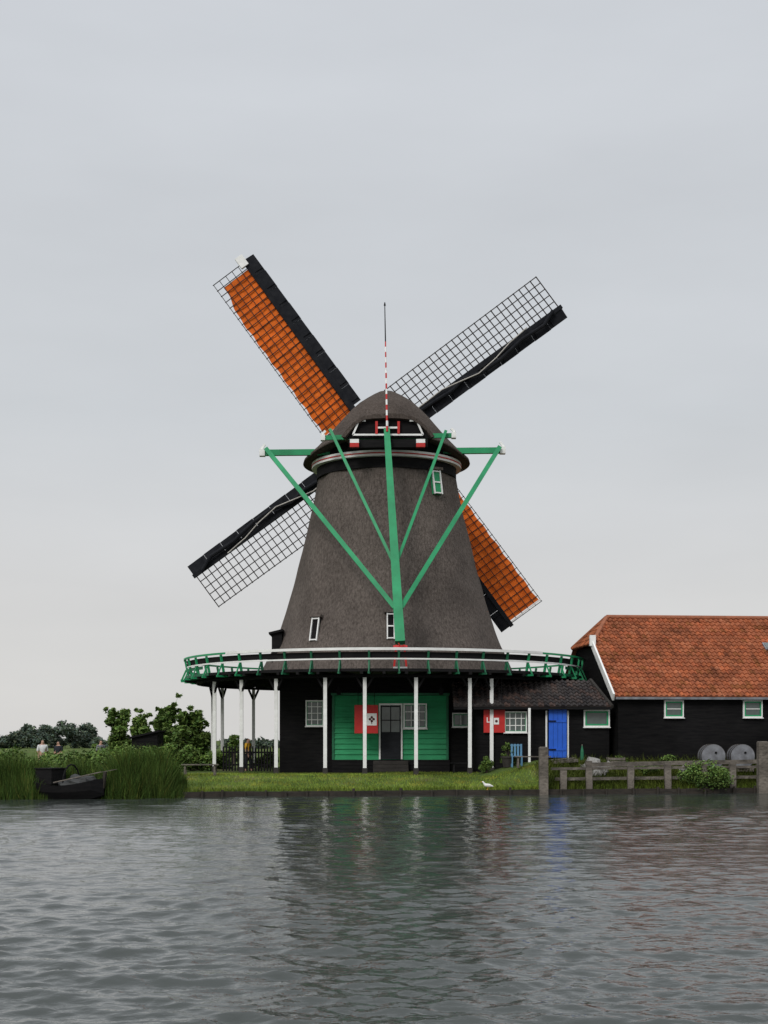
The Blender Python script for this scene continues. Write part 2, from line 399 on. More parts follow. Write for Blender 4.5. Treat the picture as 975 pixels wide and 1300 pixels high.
dormer(491,501,779,812,-13,[black,white,thatch],True)
m=M(); c=W(352,814,66.5); m.box(c.x-.22,c.x+.25,66.0,67.5,5.12,c.z+.35); m.frame8(Vector((c.x-.02,66.7,c.z+.4)),Vector((.33,0,.08)),Vector((0,.85,0)),Vector((-.01,0,.05)))
m.obj('tower_door',black,mill)
# ---- sails
H=Vector((-0.34,73.1,17.5))
m=M(); m.cyl((0.05,69.5,17.3),H+Vector((0,.5,.05)),.32,.36,16); m.obj('windshaft',black,mill)
m=M(); m.frame8(H,Vector((.42,0,0)),Vector((0,.42,0)),Vector((0,0,.42))); m.obj('sail_hub',black,mill)
RL=11.75; WL_=2.0
for idx in range(4):
    th=R(36.3+90*idx); a=Vector((math.cos(th),0,math.sin(th))); pz=Vector((-math.sin(th),0,math.cos(th)))
    dy=0.16 if idx%2 else -0.16
    def S(r,w,d=0.0):
        tw=math.tan(R(20*(1-r/RL)+2))
        return H+a*r+pz*w+Vector((0,dy+w*tw*0.8+d,0))
    sail=empty('sail',H+Vector((0,dy,0)),parent=mill)
    if idx==1: sail['label']='sail with orange canvas spread and white tip'
    m=M(); m.beam(S(0.3,0),S(RL,0),0.36,0.34,(0,1,0),0.2,0.18); m.obj('stock',sailblack,sail)
    m=M(); segs=9; r0=2.3; r1=RL-0.05
    for k in range(segs):
        ra=r0+(r1-r0)*k/segs; rb=r0+(r1-r0)*(k+1)/segs-0.012
        wi=-0.11; wo=-0.62-0.1*(k%2)*0.15
        vs=[S(ra,wi,-.03),S(rb,wi,-.03),S(rb,wo,.1),S(ra,wo,.1)]; vs+= [v+Vector((0,.04,0)) for v in vs]
        m.add(vs,[(0,3,2,1),(4,5,6,7),(0,1,5,4),(1,2,6,5),(2,3,7,6),(3,0,4,7)])
        m.beam(S(ra+.2,0,-.06),S(ra+.2,-.6,.05),.05,.05,(0,1,0))
    m.obj('leading_board',sailblack,sail)
    m=M(); nb=27; cv=idx in (1,3); bw=.035 if cv else .05
    for k in range(nb+1):
        r=1.95+(RL-0.15-1.95)*k/nb
        m.beam(S(r,-.1),S(r+random.uniform(-.015,.015),WL_+.04),bw,.04,(0,1,0))
    for w in (0.42,0.82,1.22,1.62,WL_):
        for k in range(12):
            ra=1.95+(RL-0.15-1.95)*k/12; rb=1.95+(RL-.15-1.95)*(k+1)/12
            m.beam(S(ra,w,-.045),S(rb,w,-.045),bw*.9,.035,(0,1,0))
    m.obj('lattice',lattice_m,sail)
    if cv:
        m=M(); nu,nv=100,14; ra,rb=(2.0,11.2 if idx==1 else 11.45)
        vs=[]
        for i in range(nu+1):
            for j in range(nv+1):
                r=ra+(rb-ra)*i/nu; w=0.10+(WL_-.16-0.06*math.sin(i/nu*math.pi*8)**2)*j/nv
                if idx==1: w=0.10+(w-.10)*(1-.16*sm(.8,1,i/nu))
                bil=0.05+0.04*abs(math.sin(i/nu*math.pi*10))*math.sin(j/nv*math.pi)+0.05*noise.noise(Vector((r*1.5,w*2.5,idx)))
                vs.append(S(r,w,bil))
        m.add(vs,[(i*(nv+1)+j,(i+1)*(nv+1)+j,(i+1)*(nv+1)+j+1,i*(nv+1)+j+1) for i in range(nu) for j in range(nv)])
        m.obj('canvas',canvas_m,sail,smooth=True)
        if idx==1:
            m=M(); m.frame8(S(RL-.1,.12,-.12),a*.3,Vector((0,.1,0)),pz*.22); m.obj('white_tip',white,sail)
        else:
            m=M(); m.beam(S(RL-.2,.1,-.1),S(RL-.25,WL_,-.1),.07,.05,(0,1,0)); m.obj('white_tip',white,sail)
    else:
        pts=[(2.4,-.05),(3.6,-.12),(4.6,-.2),(5.4,-.05),(6.4,-.35),(7.6,-.38),(9,-.2),(10.4,-.28),(11.2,.05)]
        m=M()
        for (q0,w0),(q1,w1) in zip(pts,pts[1:]):
            m.cyl(S(q0,w0,-.25),S(q1,w1,-.25),.10,.095,n=8)
        m.obj('furled_canvas',sailblack,sail)
        m=M(); pts=[(2.5,.1),(4.2,.14),(5.2,-.08),(6.2,-.32),(7.4,-.2),(8.4,.02),(9.6,.12)]
        for (q0,w0),(q1,w1) in zip(pts,pts[1:]):
            m.cyl(S(q0,w0,-.34),S(q1,w1,-.34),.03,n=6)
        m.obj('furling_rope',rope_m,sail)
# ---- gallery
gal=empty('gallery',(0,68,5),parent=mill)
GR=9.4
m=M(); m.ring(C,5.3,GR,5.0,5.1,96); m.obj('deck_floor',deckwood,gal)
m=M()
for k in range(64):
    a=2*math.pi*k/64; d=Vector((math.sin(a),-math.cos(a),0)); c0=Vector((C[0],C[1],4.94))
    m.beam(c0+d*5.3,c0+d*(GR+.08),.12,.11)
m.obj('deck_joists',black,gal)
m=M(); m.ring(C,8.75,8.93,4.76,4.88,48); m.obj('ring_beam',black,gal)
m=M(); m.ring(C,GR+.003,GR+.05,4.99,5.11,40,-55,55); m.obj('deck_edge_board',black,gal)
m=M(); m.ring(C,GR+.003,GR+.05,4.99,5.11,48,55.2,304.8); m.obj('deck_edge_board',dkgreen,gal)
ns=48
for k in range(ns):
    av=((k+.5)/ns*360+180)%360-180
    a=R(av); d=Vector((math.sin(a),-math.cos(a),0)); c0=Vector((C[0],C[1],0))
    m=M()
    m.beam(c0+d*(GR-.1)+Vector((0,0,5.1)),c0+d*(GR+.06)+Vector((0,0,5.86)),.08,.09)
    m.beam(c0+d*(GR+.22)+Vector((0,0,4.97)),c0+d*(GR+.02)+Vector((0,0,5.42)),.05,.05)
    m.beam(c0+d*(GR-.3)+Vector((0,0,4.93)),c0+d*(GR+.27)+Vector((0,0,4.93)),.08,.08)
    m.obj('railing_stanchion',dkgreen if abs(av)<40 or abs(av)>110 else green,gal)
m=M(); m.ring(C,GR+.03,GR+.15,5.86,5.97,24,-46,46); m.obj('white_handrail',white,gal)
m=M(); m.ring(C,GR+.04,GR+.12,5.87,5.95,56,46.2,313.8); m.obj('green_handrail',green,gal)
m=M(); m.ring(C,GR+.0,GR+.04,5.48,5.54,40,-75,75); m.obj('middle_rail',white,gal)
m=M(); m.ring(C,GR-.06,GR-.02,5.30,5.44,48,60,300); m.obj('lower_rail',dkgreen,gal)
m=M(); m.ring(C,GR-.08,GR-.04,5.56,5.80,72,-80,80); m.obj('dark_rail',black,gal)
def post_at(a,white_=True,r=8.85,t=.15):
    x=C[0]+r*math.sin(R(a)); y=C[1]-r*math.cos(R(a)); z0=g(x,y); zw=max(z0+.1,.98)
    m=M(); m.box(x-t/2,x+t/2,y-t/2,y+t/2,zw,4.76); m.cur=1; m.box(x-t/2-.03,x+t/2+.03,y-t/2-.03,y+t/2+.03,z0-.2,zw-.003)
    m.cur=2; m.beam((x-.0,y,4.2),(x+.35*math.cos(R(a)),y+.35*math.sin(R(a)),4.76),.08,.08); m.beam((x,y,4.2),(x-.35*math.cos(R(a)),y-.35*math.sin(R(a)),4.76),.08,.08)
    m.obj('support_post',[white,deckwood,black],gal)
for a in (-16.2,-5.2,8.7,24.2,31.2,-31.3,-44.5,-59,-106,-113,-130,-150,150,125,100):
    post_at(a)
for px in (430,560):
    p=W(px,870,61.0); m=M(); m.cyl((p.x,61,4.9),(p.x,61,4.45),.012,n=6); m.cyl((p.x,61,4.45),(p.x,61,4.25),.03,.16,12); m.cyl((p.x,61,4.25),(p.x,61,4.1),.1,.09,12)
    m.obj('hanging_lantern',black,gal)
# ---- base building
base=empty('mill_base',(0,68,1),parent=mill)
m=M(); m.box(-4.62,3.9,62.75,73.4,0.3,4.98); m.obj('boarded_wall',blackboard,base)
def clap(m,x0,x1,z0,z1,y,step=.21,lip=.035):
    z=z0
    while z<z1-.02:
        zt=min(z+step,z1)
        vs=[Vector(v) for v in ((x0,y-lip,z),(x1,y-lip,z),(x1,y-.005,zt),(x0,y-.005,zt),(x0,y+.02,z),(x1,y+.02,z),(x1,y+.02,zt),(x0,y+.02,zt))]
        m.add(vs,[(0,1,2,3),(4,0,3,7),(1,5,6,2),(0,4,5,1),(3,2,6,7)]); z=zt
fx0,fx1=(423-487.5)/F*62.5,(568-487.5)/F*62.5
m=M(); clap(m,fx0,fx1,1.28,4.12,62.55,.235,.06); m.box(fx0,fx1,62.575,62.74,1.28,4.12)
m.obj('green_boarded_front',green_board,base)
m=M(); m.box(fx0-.05,fx0+.05,62.46,62.52,1.28,4.12); m.box(fx1-.05,fx1+.05,62.46,62.52,1.28,4.12); m.box(fx0-.1,fx1+.1,62.44,62.6,4.123,4.22); m.obj('corner_trim',dkgreen,base)
m=M(); clap(m,fx0-.05,fx1+.1,0.4,1.27,62.5,.16); m.box(fx0-.05,fx1+.1,62.525,62.74,0.4,1.27); m.obj('tarred_plinth',black,base)
def window(parent,px0,px1,py0,py1,D,nxp,nyp,fm=white,gl=glass,f=.07,rz=0,gw=.012,name='window'):
    c=W((px0+px1)/2,(py0+py1)/2,D); w=(px1-px0)/F*D/2; h=(py1-py0)/F*D/2
    rt=Matrix.Rotation(rz,3,'Z'); a=rt@Vector((1,0,0)); d=rt@Vector((0,1,0)); u=Vector((0,0,1))
    m=M(); m.frame8(c+d*.02,a*(w-.02),d*.015,u*(h-.02)); m.cur=1
    m.frame8(c-a*(w-f/2),a*f/2,d*.05,u*h); m.frame8(c+a*(w-f/2),a*f/2,d*.05,u*h)
    m.frame8(c+u*(h-f/2),a*(w-f-.001),d*.048,u*f/2); m.frame8(c-u*(h-f/2),a*(w-f-.001),d*.048,u*f/2)
    for i in range(1,nxp): m.frame8(c+a*(-w+2*w*i/nxp),a*.017,d*.03,u*(h-f))
    for i in range(1,nyp): m.frame8(c+u*(-h+2*h*i/nyp),a*(w-f),d*.027,u*.017)
    m.frame8(c-u*(h+.02)-d*.04,a*(w+.03),d*.06,u*.018)
    m.cur=2; hf=h-f-.001; wf=w-f-.001
    m.frame8(c-a*(wf-gw)-d*.02,a*gw,d*.014,u*hf); m.frame8(c+a*(wf-gw)-d*.02,a*gw,d*.014,u*hf)
    m.frame8(c-u*(hf-gw)-d*.02,a*(wf-2*gw-.001),d*.013,u*gw); m.frame8(c+u*(hf-gw)-d*.02,a*(wf-2*gw-.001),d*.013,u*gw)
    return m.obj(name,[gl,fm,green],parent)
window(base,388,411,889,922,62.7,3,4,f=.055)
window(base,512,542,893,925,62.45,3,3,f=.065)
window(base,574,596,905,923,62.7,2,1,f=.055,gw=.02)
door=empty('door',(W(496,960,62.4).x,62.4,1.28),parent=base)
x0,x1=(481-487.5)/F*62.4,(511-487.5)/F*62.4
zt=W(0,893,62.4).z
m=M(); m.box(x0,x0+.07,62.40,62.5,1.3,zt); m.box(x1-.07,x1,62.40,62.5,1.3,zt); m.box(x0+.071,x1-.071,62.402,62.5,zt-.08,zt); m.obj('door_frame',white,door)
m=M(); m.box(x0+.07,x1-.07,62.44,62.5,1.3,zt-.08); m.box(x0+.12,x1-.12,62.42,62.438,1.4,2.35); m.obj('door_leaf',door_paint,door)
m=M(); m.box(x0+.13,x1-.13,62.42,62.437,2.5,zt-.16); m.cur=1; xm=(x0+x1)/2
m.box(xm-.02,xm+.02,62.405,62.418,2.5,zt-.16); m.box(x0+.12,x1-.12,62.40,62.416,3.0,3.04); m.obj('door_window',[glass,black],door)
m=M()
for i in range(5): m.box(x0-.25,x1+.25,61.3+i*.22,62.44,.45+i*.16,.6+i*.16)
m.obj('door_steps',deckwood,base)
# ------------------------------------------------------------------ tile roofs
def pantile(name,O,U,V,ul,vl,umin,umax,mt,parent,cols,tu=.24,tv=.32,**kw):
    U=Vector(U).normalized();V=Vector(V).normalized();Nn=U.cross(V).normalized(); O=Vector(O)
    m=M(); nu=int(ul/tu)+1; nv=int(math.ceil(vl/tv)); K=5
    for j in range(nv):
        va=j*tv-.03; vb=min((j+1)*tv,vl)
        for i in range(nu):
            ua=i*tu; ub=ua+tu
            lo=umin((va+vb)/2);hi=umax((va+vb)/2)
            if ub<=lo+.02 or ua>=hi-.02: continue
            ua=max(ua,lo);ub=min(ub,hi)
            c=random.choice(cols); q=random.uniform(.85,1.1); m.tc=(c[0]*q,c[1]*q,c[2]*q)
            jz=random.uniform(-.006,.006); vs=[]
            for kk in range(K+1):
                t=kk/K; uu=ua+(ub-ua)*t; hh=.04*math.sin(t*2*math.pi-.6)+.03
                vs.append(O+U*uu+V*va+Nn*(hh+.06+jz)); vs.append(O+U*uu+V*vb+Nn*(hh+.012+jz)); vs.append(O+U*uu+V*va+Nn*(0.0))
            fs=[]
            for kk in range(K): fs+=[(kk*3,kk*3+3,kk*3+4,kk*3+1),(kk*3+2,kk*3+5,kk*3+3,kk*3)]
            m.add(vs,fs)
    return m.obj(name,mt,parent,**kw)
oc=[(1,1,1)]*7+[(1.12,1.0,.95),(.8,.75,.75),(.65,.65,.65),(1.1,1.2,1.25),(.92,.85,.78),(.7,.75,.6),(1.2,1.1,1.0)]
dc=[(1,1,1)]*4+[(1.5,1.3,1.2),(.7,.7,.75),(1.7,1.3,1.15)]
t5=R(5); U=Vector((math.cos(t5),math.sin(t5),0)); G=Vector((-math.sin(t5),math.cos(t5),0)); A0=Vector((9.75,60.0,3.98))
barn=empty('barn',(A0.x+4,A0.y+6,1.3),'black boarded barn with an orange pantile roof and white bargeboard','barn')
BL=13.0; hs=6.0; rise=3.85; sl=math.hypot(hs,rise)
V=(G*hs+Vector((0,0,rise))).normalized()
inn=1.15; kf=.65
def um(v):
    return 0.0 if v<kf*sl else inn*(v-kf*sl)/((1-kf)*sl)
pantile('tiled_roof',A0,U,V,BL,sl,um,lambda v:BL,tile_o,barn,oc)
Pc=A0+V*(kf*sl); Rg=A0+V*sl+U*inn; Qc=Pc+G*(2*hs*(1-kf))
U2=(Pc-Qc).normalized(); w2=(Pc-Qc).length; mid=(Pc+Qc)/2; V2=(Rg-mid); l2=V2.length
pantile('hip_roof',Qc,U2,V2,w2,l2,lambda v:w2*.5*v/l2,lambda v:w2*(1-.5*v/l2),tile_o,barn,oc)
zb=0.6
wi=.22
a0=A0+U*wi+G*wi; a1=A0+U*(BL-.1)+G*wi; b0=A0+U*wi+G*(2*hs-wi); b1=A0+U*(BL-.1)+G*(2*hs-wi)
def at(p,z): return Vector((p.x,p.y,z))
zt=A0.z+wi*rise/hs-.05
p65=A0+U*wi+G*(kf*hs); q65=A0+U*wi+G*(hs*(2-kf)); zk=Pc.z-.06
rg1=A0+U*(BL-.1)+G*hs
vs=[at(a0,zb),at(a1,zb),at(b1,zb),at(b0,zb),at(a0,zt),at(a1,zt),at(b1,zt),at(b0,zt),at(p65,zk),at(q65,zk),at(rg1,A0.z+rise-.06)]
m=M(); m.add(vs,[(0,1,5,4),(3,0,4,8,9,7),(1,2,6,10,5),(2,3,7,6)])
m.obj('boarded_wall',blackboard,barn)
m=M(); under=Vector((0,0,-.03))
bR=A0+U*BL; rR=A0+V*sl+U*BL; B0=A0+G*(2*hs); bRb=B0+U*BL
vs=[v+under for v in (A0,bR,rR,Rg,Pc,Qc,B0,bRb)]
m.add(vs,[(0,1,2,3,4),(3,5,4),(6,5,3,2,7)]); m.obj('roof_deck',terr,barn)
m=M(); m.beam(A0+Vector((-.04,-.05,-.02)),Pc+Vector((-.05,0,.05)),.08,.32,V.cross(U)); m.beam(Pc+Vector((-.03,-.1,-.1)),Pc+Vector((-.03,-.1,.38)),.26,.26,(0,1,0)); m.obj('bargeboard',white,barn)
m=M(); m.cyl(Rg+Vector((0,0,.03)),rR+Vector((0,0,.03)),.13,n=10); m.cyl(Rg+Vector((0,0,.03)),Pc+Vector((0,0,.05)),.11,n=8); m.cyl(Rg+Vector((0,0,.03)),Qc+Vector((0,0,.05)),.11,n=8); m.obj('ridge_tiles',terr,barn)
m=M(); m.beam(A0+Vector((.05,-.06,-.06)),bR+Vector((0,-.06,-.06)),.12,.1); m.obj('gutter',steel,barn)
sk=A0+U*8.1+V*4.3; nn=U.cross(V).normalized(); m=M(); m.frame8(sk+nn*.1,U*.3,V*.3,nn*.04); m.cur=1; m.frame8(sk+nn*.15,U*.24,V*.24,nn*.01); m.obj('skylight',[steel,glass],barn)
def barnwin(x0,x1,y0,y1):
    px=(x0+x1)/2; 
    D=60.1
    for _ in range(5):
        X=(px-487.5)/F*D; D=A0.y+(X-A0.x)*math.tan(t5)+wi-.05
    window(barn,x0,x1,y0,y1,D,1,2,f=.05,rz=t5,gw=.03)
barnwin(843,868,889,911); barnwin(943,968,889,911)
store=empty('low_outbuilding',(6.8,62,1.3),'low black shed with dark tiles and a blue door','shed')
m=M(); m.box(3.903,9.62,60.55,64.5,0.5,3.72); m.obj('boarded_wall',blackboard,store)
eo=Vector((2.95,60.15,3.56)); rv=Vector((0,2.25,1.18)); rl=rv.length
m=M(); m.add([eo+Vector((0,0,-.03)),eo+Vector((6.72,0,-.03)),eo+rv+Vector((6.1,0,-.03)),eo+rv+Vector((0,0,-.03)),eo+rv+Vector((6.1,2.0,-.03)),eo+rv+Vector((0,2.0,-.03))],[(0,1,2,3),(3,2,4,5)]); m.obj('roof_deck',black,store)
pantile('tiled_roof',eo,(1,0,0),rv,6.7,rl,lambda v:0,lambda v:6.7-.6*v/rl,tile_d,store,dc)
m=M(); m.beam(eo+Vector((6.72,-.02,0)),eo+rv+Vector((6.12,0,.05)),.12,.14); m.obj('verge_board',deckwood,store)
m=M(); m.beam(eo+Vector((0,-.06,-.07)),eo+Vector((6.7,-.06,-.07)),.1,.09); m.obj('gutter',black,store)
window(store,640,669,903,930,60.5,4,3,f=.055)
window(store,741,774,901,923,60.5,1,1,f=.06,gw=.035)
bx0,bx1=(697-487.5)/F*60.2,(720-487.5)/F*60.2
dr=empty('door',(bx0,60.3,1.38),parent=store)
m=M(); 
for i in range(4):
    w=(bx1-bx0)/4; m.box(bx0+i*w+.006,bx0+(i+1)*w-.006,60.3,60.35,1.4,W(0,900,60.3).z)
m.box(bx0+.02,bx1-.02,60.27,60.298,1.7,1.8); m.box(bx0+.02,bx1-.02,60.27,60.298,2.9,3.0); m.obj('door_leaf',blue,dr)
for z_ in (1.72,2.93):
    m=M(); m.box(bx0-.0,bx0+.3,60.24,60.268,z_,z_+.05); m.obj('strap_hinge',black,dr)
m=M(); m.box(bx0-.12,bx0-.05,60.42,60.5,1.3,3.4); m.box(bx1+.03,bx1+.1,60.42,60.5,1.3,3.4); m.obj('door_frame',white,store)
m=M(); x=(672-487.5)/F*60; m.box(x-.05,x+.05,59.95,60.05,1.05,3.5); m.obj('porch_post',white,store)

# ------------------------------------------------------------------ signs
def sign(px0,px1,py0,py1,D,label,drawing):
    c=W((px0+px1)/2,(py0+py1)/2,D); w=(px1-px0)/F*D; h=(py1-py0)/F*D
    s=empty('hanging_sign',(c.x,D,c.z-h/2),label,'sign')
    m=M(); m.box(c.x-w/2,c.x+w/2,D,D+.04,c.z-h/2,c.z+h/2); m.obj('sign_board',red,s)
    for k_ in (-.35,.35):
        m=M(); m.cyl((c.x+w*k_,D+.02,c.z+h/2),(c.x+w*k_,D+.02,4.9 if D>61 else 4.76),.012,n=5); m.obj('hanging_rod',black,s)
    drawing(s,c,w,h,D)
def d1(s,c,w,h,D):
    m=M(); x0=c.x+.02; x1=c.x+w/2-.06; m.box(x0,x1,D-.012,D-.002,c.z-.27,c.z+.25); m.cur=1
    xc=(x0+x1)/2; zc=c.z
    for dx,dz in ((-.08,0),(.08,0),(0,.08),(0,-.08)): m.cyl((xc+dx,D-.022,zc+dz),(xc+dx,D-.014,zc+dz),.055,n=10)
    m.box(xc-.015,xc+.015,D-.022,D-.014,zc-.2,zc-.05)
    m.obj('emblem',[white,darkred],s)
def d2(s,c,w,h,D):
    zc=c.z
    m=M(); m.box(c.x-.32,c.x-.28,D-.012,D-.002,zc-.06,zc+.16); m.box(c.x-.279,c.x-.16,D-.012,D-.002,zc-.06,zc-.02)
    m.obj('letter',white,s)
    m=M(); m.box(c.x-.02,c.x+.2,D-.012,D-.002,zc-.14,zc+.14); m.cur=1; m.cyl((c.x+.09,D-.022,zc),(c.x+.09,D-.014,zc),.06,n=10)
    m.obj('emblem',[white,darkred],s)
sign(450,480,895,931,61.3,'red hanging sign with white panel and dark clover emblem',d1)
sign(614,641,901,930,60.4,'red hanging sign with white lettering under the gallery',d2)

# ------------------------------------------------------------------ bank edge, railing, posts
x=-7.9; m=M()
rev=empty('timber_revetment',(4,edge(4),0),'dark wet timber boards holding up the grassy river bank','wall')
while x<22:
    x2=x+1.0; p=Vector((x,edge(x)-.30,.07)); q=Vector((x2,edge(x2)-.30,.07+random.uniform(-.01,.01)))
    m.beam(p,q,.07,.27+random.uniform(-.02,.02)); x=x2
m.obj('edge_boards',darkwood,rev)
x=-7.9
while x<22:
    m=M(); h=.24+random.uniform(-.06,.07); m.cyl((x,edge(x)-.39,-.5),(x+random.uniform(-.03,.03),edge(x)-.39,h),.06,.05,8); m.obj('edge_stake',darkwood,rev); x+=random.uniform(.7,1.3)
def mpost(px,top,D,w,label):
    p=W(px,top,D); m=M(); 
    m.beam((p.x,D,-.5),(p.x,D,p.z-.04),w,w,(0,1,0)); m.beam((p.x,D,p.z-.037),(p.x,D,p.z),w*.98,w*.98,(0,1,0),w*.8,w*.8)
    m.obj('mooring_post',oldwood,label=label,category='post',group='mooring posts along the quay')
mpost(690,948,55.6,.34,'thick weathered grey timber mooring post at the water edge')
mpost(968,941,57.3,.38,'tall weathered grey timber mooring post at the water edge')
rail=empty('timber_railing',(11,57,.5),'low weathered timber railing along the quay','railing')
for px,top in ((715,978),(748,966),(800,972),(848,967),(893,970),(930,968)):
    D=edge((px-487.5)/F*57)-.05; p=W(px,top,D); m=M(); m.beam((p.x,D,-.2),(p.x+random.uniform(-.04,.04),D,p.z),.25,.22,(0,1,0)); m.obj('railing_post',oldwood,rail)
for (pa,pb,ya,yb,h) in ((752,1010,971,966,.17),(700,1010,976,973,.10),(705,1000,989,986,.12)):
    A_=W(pa,ya,edge((pa-487.5)/F*57)+.15); B_=W(pb,yb,edge((pb-487.5)/F*57.5)+.15); m=M(); 
    if h>.15: A_.y+=.35;B_.y+=.35
    m.beam(A_,B_,.1,h); m.obj('rail_beam',oldwood,rail)

# ------------------------------------------------------------------ vegetation
def leaves(m,blobs,n,size,dark=.5):
    tot=sum(b[3]**2 for b in blobs)
    for (bx,by,bz,br) in blobs:
        cnt=int(n*br*br/tot); q=random.uniform(.7,1.25)
        for _ in range(cnt):
            d=Vector((random.gauss(0,1),random.gauss(0,1),random.gauss(0,1))).normalized()
            rr=br*(random.random()**.45)*random.uniform(.8,1.15)
            c=Vector((bx,by,bz))+Vector((d.x*rr,d.y*rr,d.z*rr*.85))
            a=Vector((random.gauss(0,1),random.gauss(0,1),random.gauss(0,.6))).normalized(); b_=a.cross(Vector((random.random()-.5,random.random()-.5,random.random()))).normalized()
            s=size*random.uniform(.6,1.3)
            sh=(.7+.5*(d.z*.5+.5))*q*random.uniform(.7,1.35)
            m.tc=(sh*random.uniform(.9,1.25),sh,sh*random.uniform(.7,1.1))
            m.add([c-a*s,c+b_*s*.5,c+a*s,c-b_*s*.5],[(0,1,2,3)])
def tree(px,D,top,wpx,label,nb=22,nl=3500,mt=leaf,ls=.13,seed=1,lean=0,low=.2):
    random.seed(seed); X=(px-487.5)/F*D; zb=g(X,D); zt=CZ+(HY-top)/F*D; h=zt-zb; w=wpx/F*D/2
    t=empty('tree',(X,D,zb),label,'tree')
    m=M(); c0=Vector((X,D,zb-.1)); c1=Vector((X+lean*.3,D,zb+h*.45)); m.cyl(c0,c1,.09+h*.02,.06+h*.01,9)
    blobs=[]
    for i in range(nb):
        a=random.uniform(0,2*math.pi); u=(i+.5)/nb; hh=low+(.96-low)*u; rad=w*(1-max(0,hh-.5)*1.3)*random.uniform(.25,.95)
        br=w*random.uniform(.26,.45)
        p=Vector((X+rad*math.cos(a)+lean*u,D+rad*math.sin(a),zb+h*hh-br*.3)); blobs.append((p.x,p.y,p.z,br))
        st=c0.lerp(c1,random.uniform(.5,1)); m.cyl(st,st.lerp(p,.55)+Vector((0,0,.1)),.04,.03,6,False); m.cyl(st.lerp(p,.55)+Vector((0,0,.1)),p,.03,.012,6,False)
        for _ in range(3):
            q=p+Vector((random.gauss(0,1),random.gauss(0,1),abs(random.gauss(0,1))))*br*.75; m.cyl(p,q,.012,.004,4,False)
            blobs.append((q.x,q.y,q.z,br*.38))
    m.obj('trunk',bark,t)
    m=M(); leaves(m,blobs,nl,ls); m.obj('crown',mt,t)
tree(150,80,899,44,'small leafy green tree with uneven crown behind the reeds',nl=6500,seed=3)
tree(180,84,909,40,'small leafy green tree with uneven crown behind the reeds',nb=20,nl=5000,seed=4)
tree(212,78,895,48,'bushy green tree with light leaves behind the black shed',nb=30,nl=9500,seed=5,low=.1)
tree(241,74,903,48,'bushy green tree with light leaves beside the gallery posts',nb=32,nl=9500,seed=6,low=.1)
tree(297,95,932,22,'small distant round tree seen past the gallery posts',nb=10,nl=1500,seed=8)
def shrub(px,D,top,wpx,label,nl=2500,seed=1,ls=.07,nb=16,name='shrub'):
    random.seed(seed); X=(px-487.5)/F*D; zb=g(X,D); zt=CZ+(HY-top)/F*D; h=max(.2,zt-zb); w=wpx/F*D/2
    s=empty(name,(X,D,zb),label,'shrub'); m=M(); blobs=[]
    for i in range(nb):
        a=random.uniform(0,6.28); rad=w*random.uniform(.1,.8); hh=random.uniform(.2,.8)*(1-.45*rad/w); br=min(w,h)*random.uniform(.25,.42)
        p=Vector((X+rad*math.cos(a),D+rad*.6*math.sin(a),zb+h*hh)); blobs.append((p.x,p.y,p.z,br)); m.cyl((X,D,zb-.05),p,.02,.008,5,False)
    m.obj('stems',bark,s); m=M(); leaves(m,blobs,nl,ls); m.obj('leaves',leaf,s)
shrub(208,64,935,50,'dense green shrub behind the reeds',nl=5000,seed=11,ls=.08)
shrub(243,66,940,54,'dense green shrub beside the gallery posts',nl=5000,seed=12,ls=.08)
shrub(272,70,948,50,'dense green shrub beside the gallery posts',nl=4000,seed=13,ls=.08)
shrub(338,72,952,34,'dense green shrub behind the picket fence',nl=3000,seed=14,ls=.08)
shrub(895,57.3,963,76,'leafy green shrub hanging over the quay edge',nl=6500,seed=15,ls=.06,nb=30)
shrub(618,59.3,958,26,'small green shrub at the foot of a gallery post',nl=1800,seed=16,ls=.05)
shrub(649,59.8,930,26,'green plant growing in a pot by the shed wall',nl=1800,seed=17,ls=.05)
shrub(850,59.3,955,30,'low green weeds against the black barn wall',nl=1200,seed=18,ls=.05)
shrub(790,59.2,958,26,'low green weeds against the black barn wall',nl=1000,seed=19,ls=.05)
shrub(822,58.6,966,34,'low green weeds behind the timber railing',nl=1500,seed=20,ls=.05)
random.seed(21); m=M(); bl=[]
for i in range(110):
    px=random.uniform(-40,215); D=random.uniform(61,72); X=(px-487.5)/F*D; bl.append((X,D,g(X,D)+random.uniform(.1,.8),random.uniform(.4,.65)))
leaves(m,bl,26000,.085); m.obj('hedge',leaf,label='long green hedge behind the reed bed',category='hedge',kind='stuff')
random.seed(22); m=M(); bl=[]
for i in range(190):
    px=random.uniform(-60,128); D=random.uniform(305,345); X=(px-487.5)/F*D
    hh=(22+4*math.sin(px*.09)+4*math.sin(px*.23+1))*sm(-5,35,px)*sm(140,110,px)+7
    bl.append((X,D,.6+random.uniform(.0,1)**.8*hh/F*D*.85,random.uniform(.8,1.6)))
for i in range(60):
    px=random.uniform(120,420); D=random.uniform(300,340); X=(px-487.5)/F*D; bl.append((X,D,.5+random.uniform(0,1.0),random.uniform(.8,1.5)))
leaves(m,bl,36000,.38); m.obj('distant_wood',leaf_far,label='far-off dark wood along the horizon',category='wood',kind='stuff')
random.seed(23); m=M(); bl=[]
for i in range(220):
    X=random.uniform(-400,400); bl.append((X,700+random.uniform(0,60),.5,random.uniform(2.0,4.0)))
leaves(m,bl,12000,1.6); m.obj('horizon_hedgerow',leaf_far,label='low distant hedgerow on the horizon',category='hedgerow',kind='stuff')
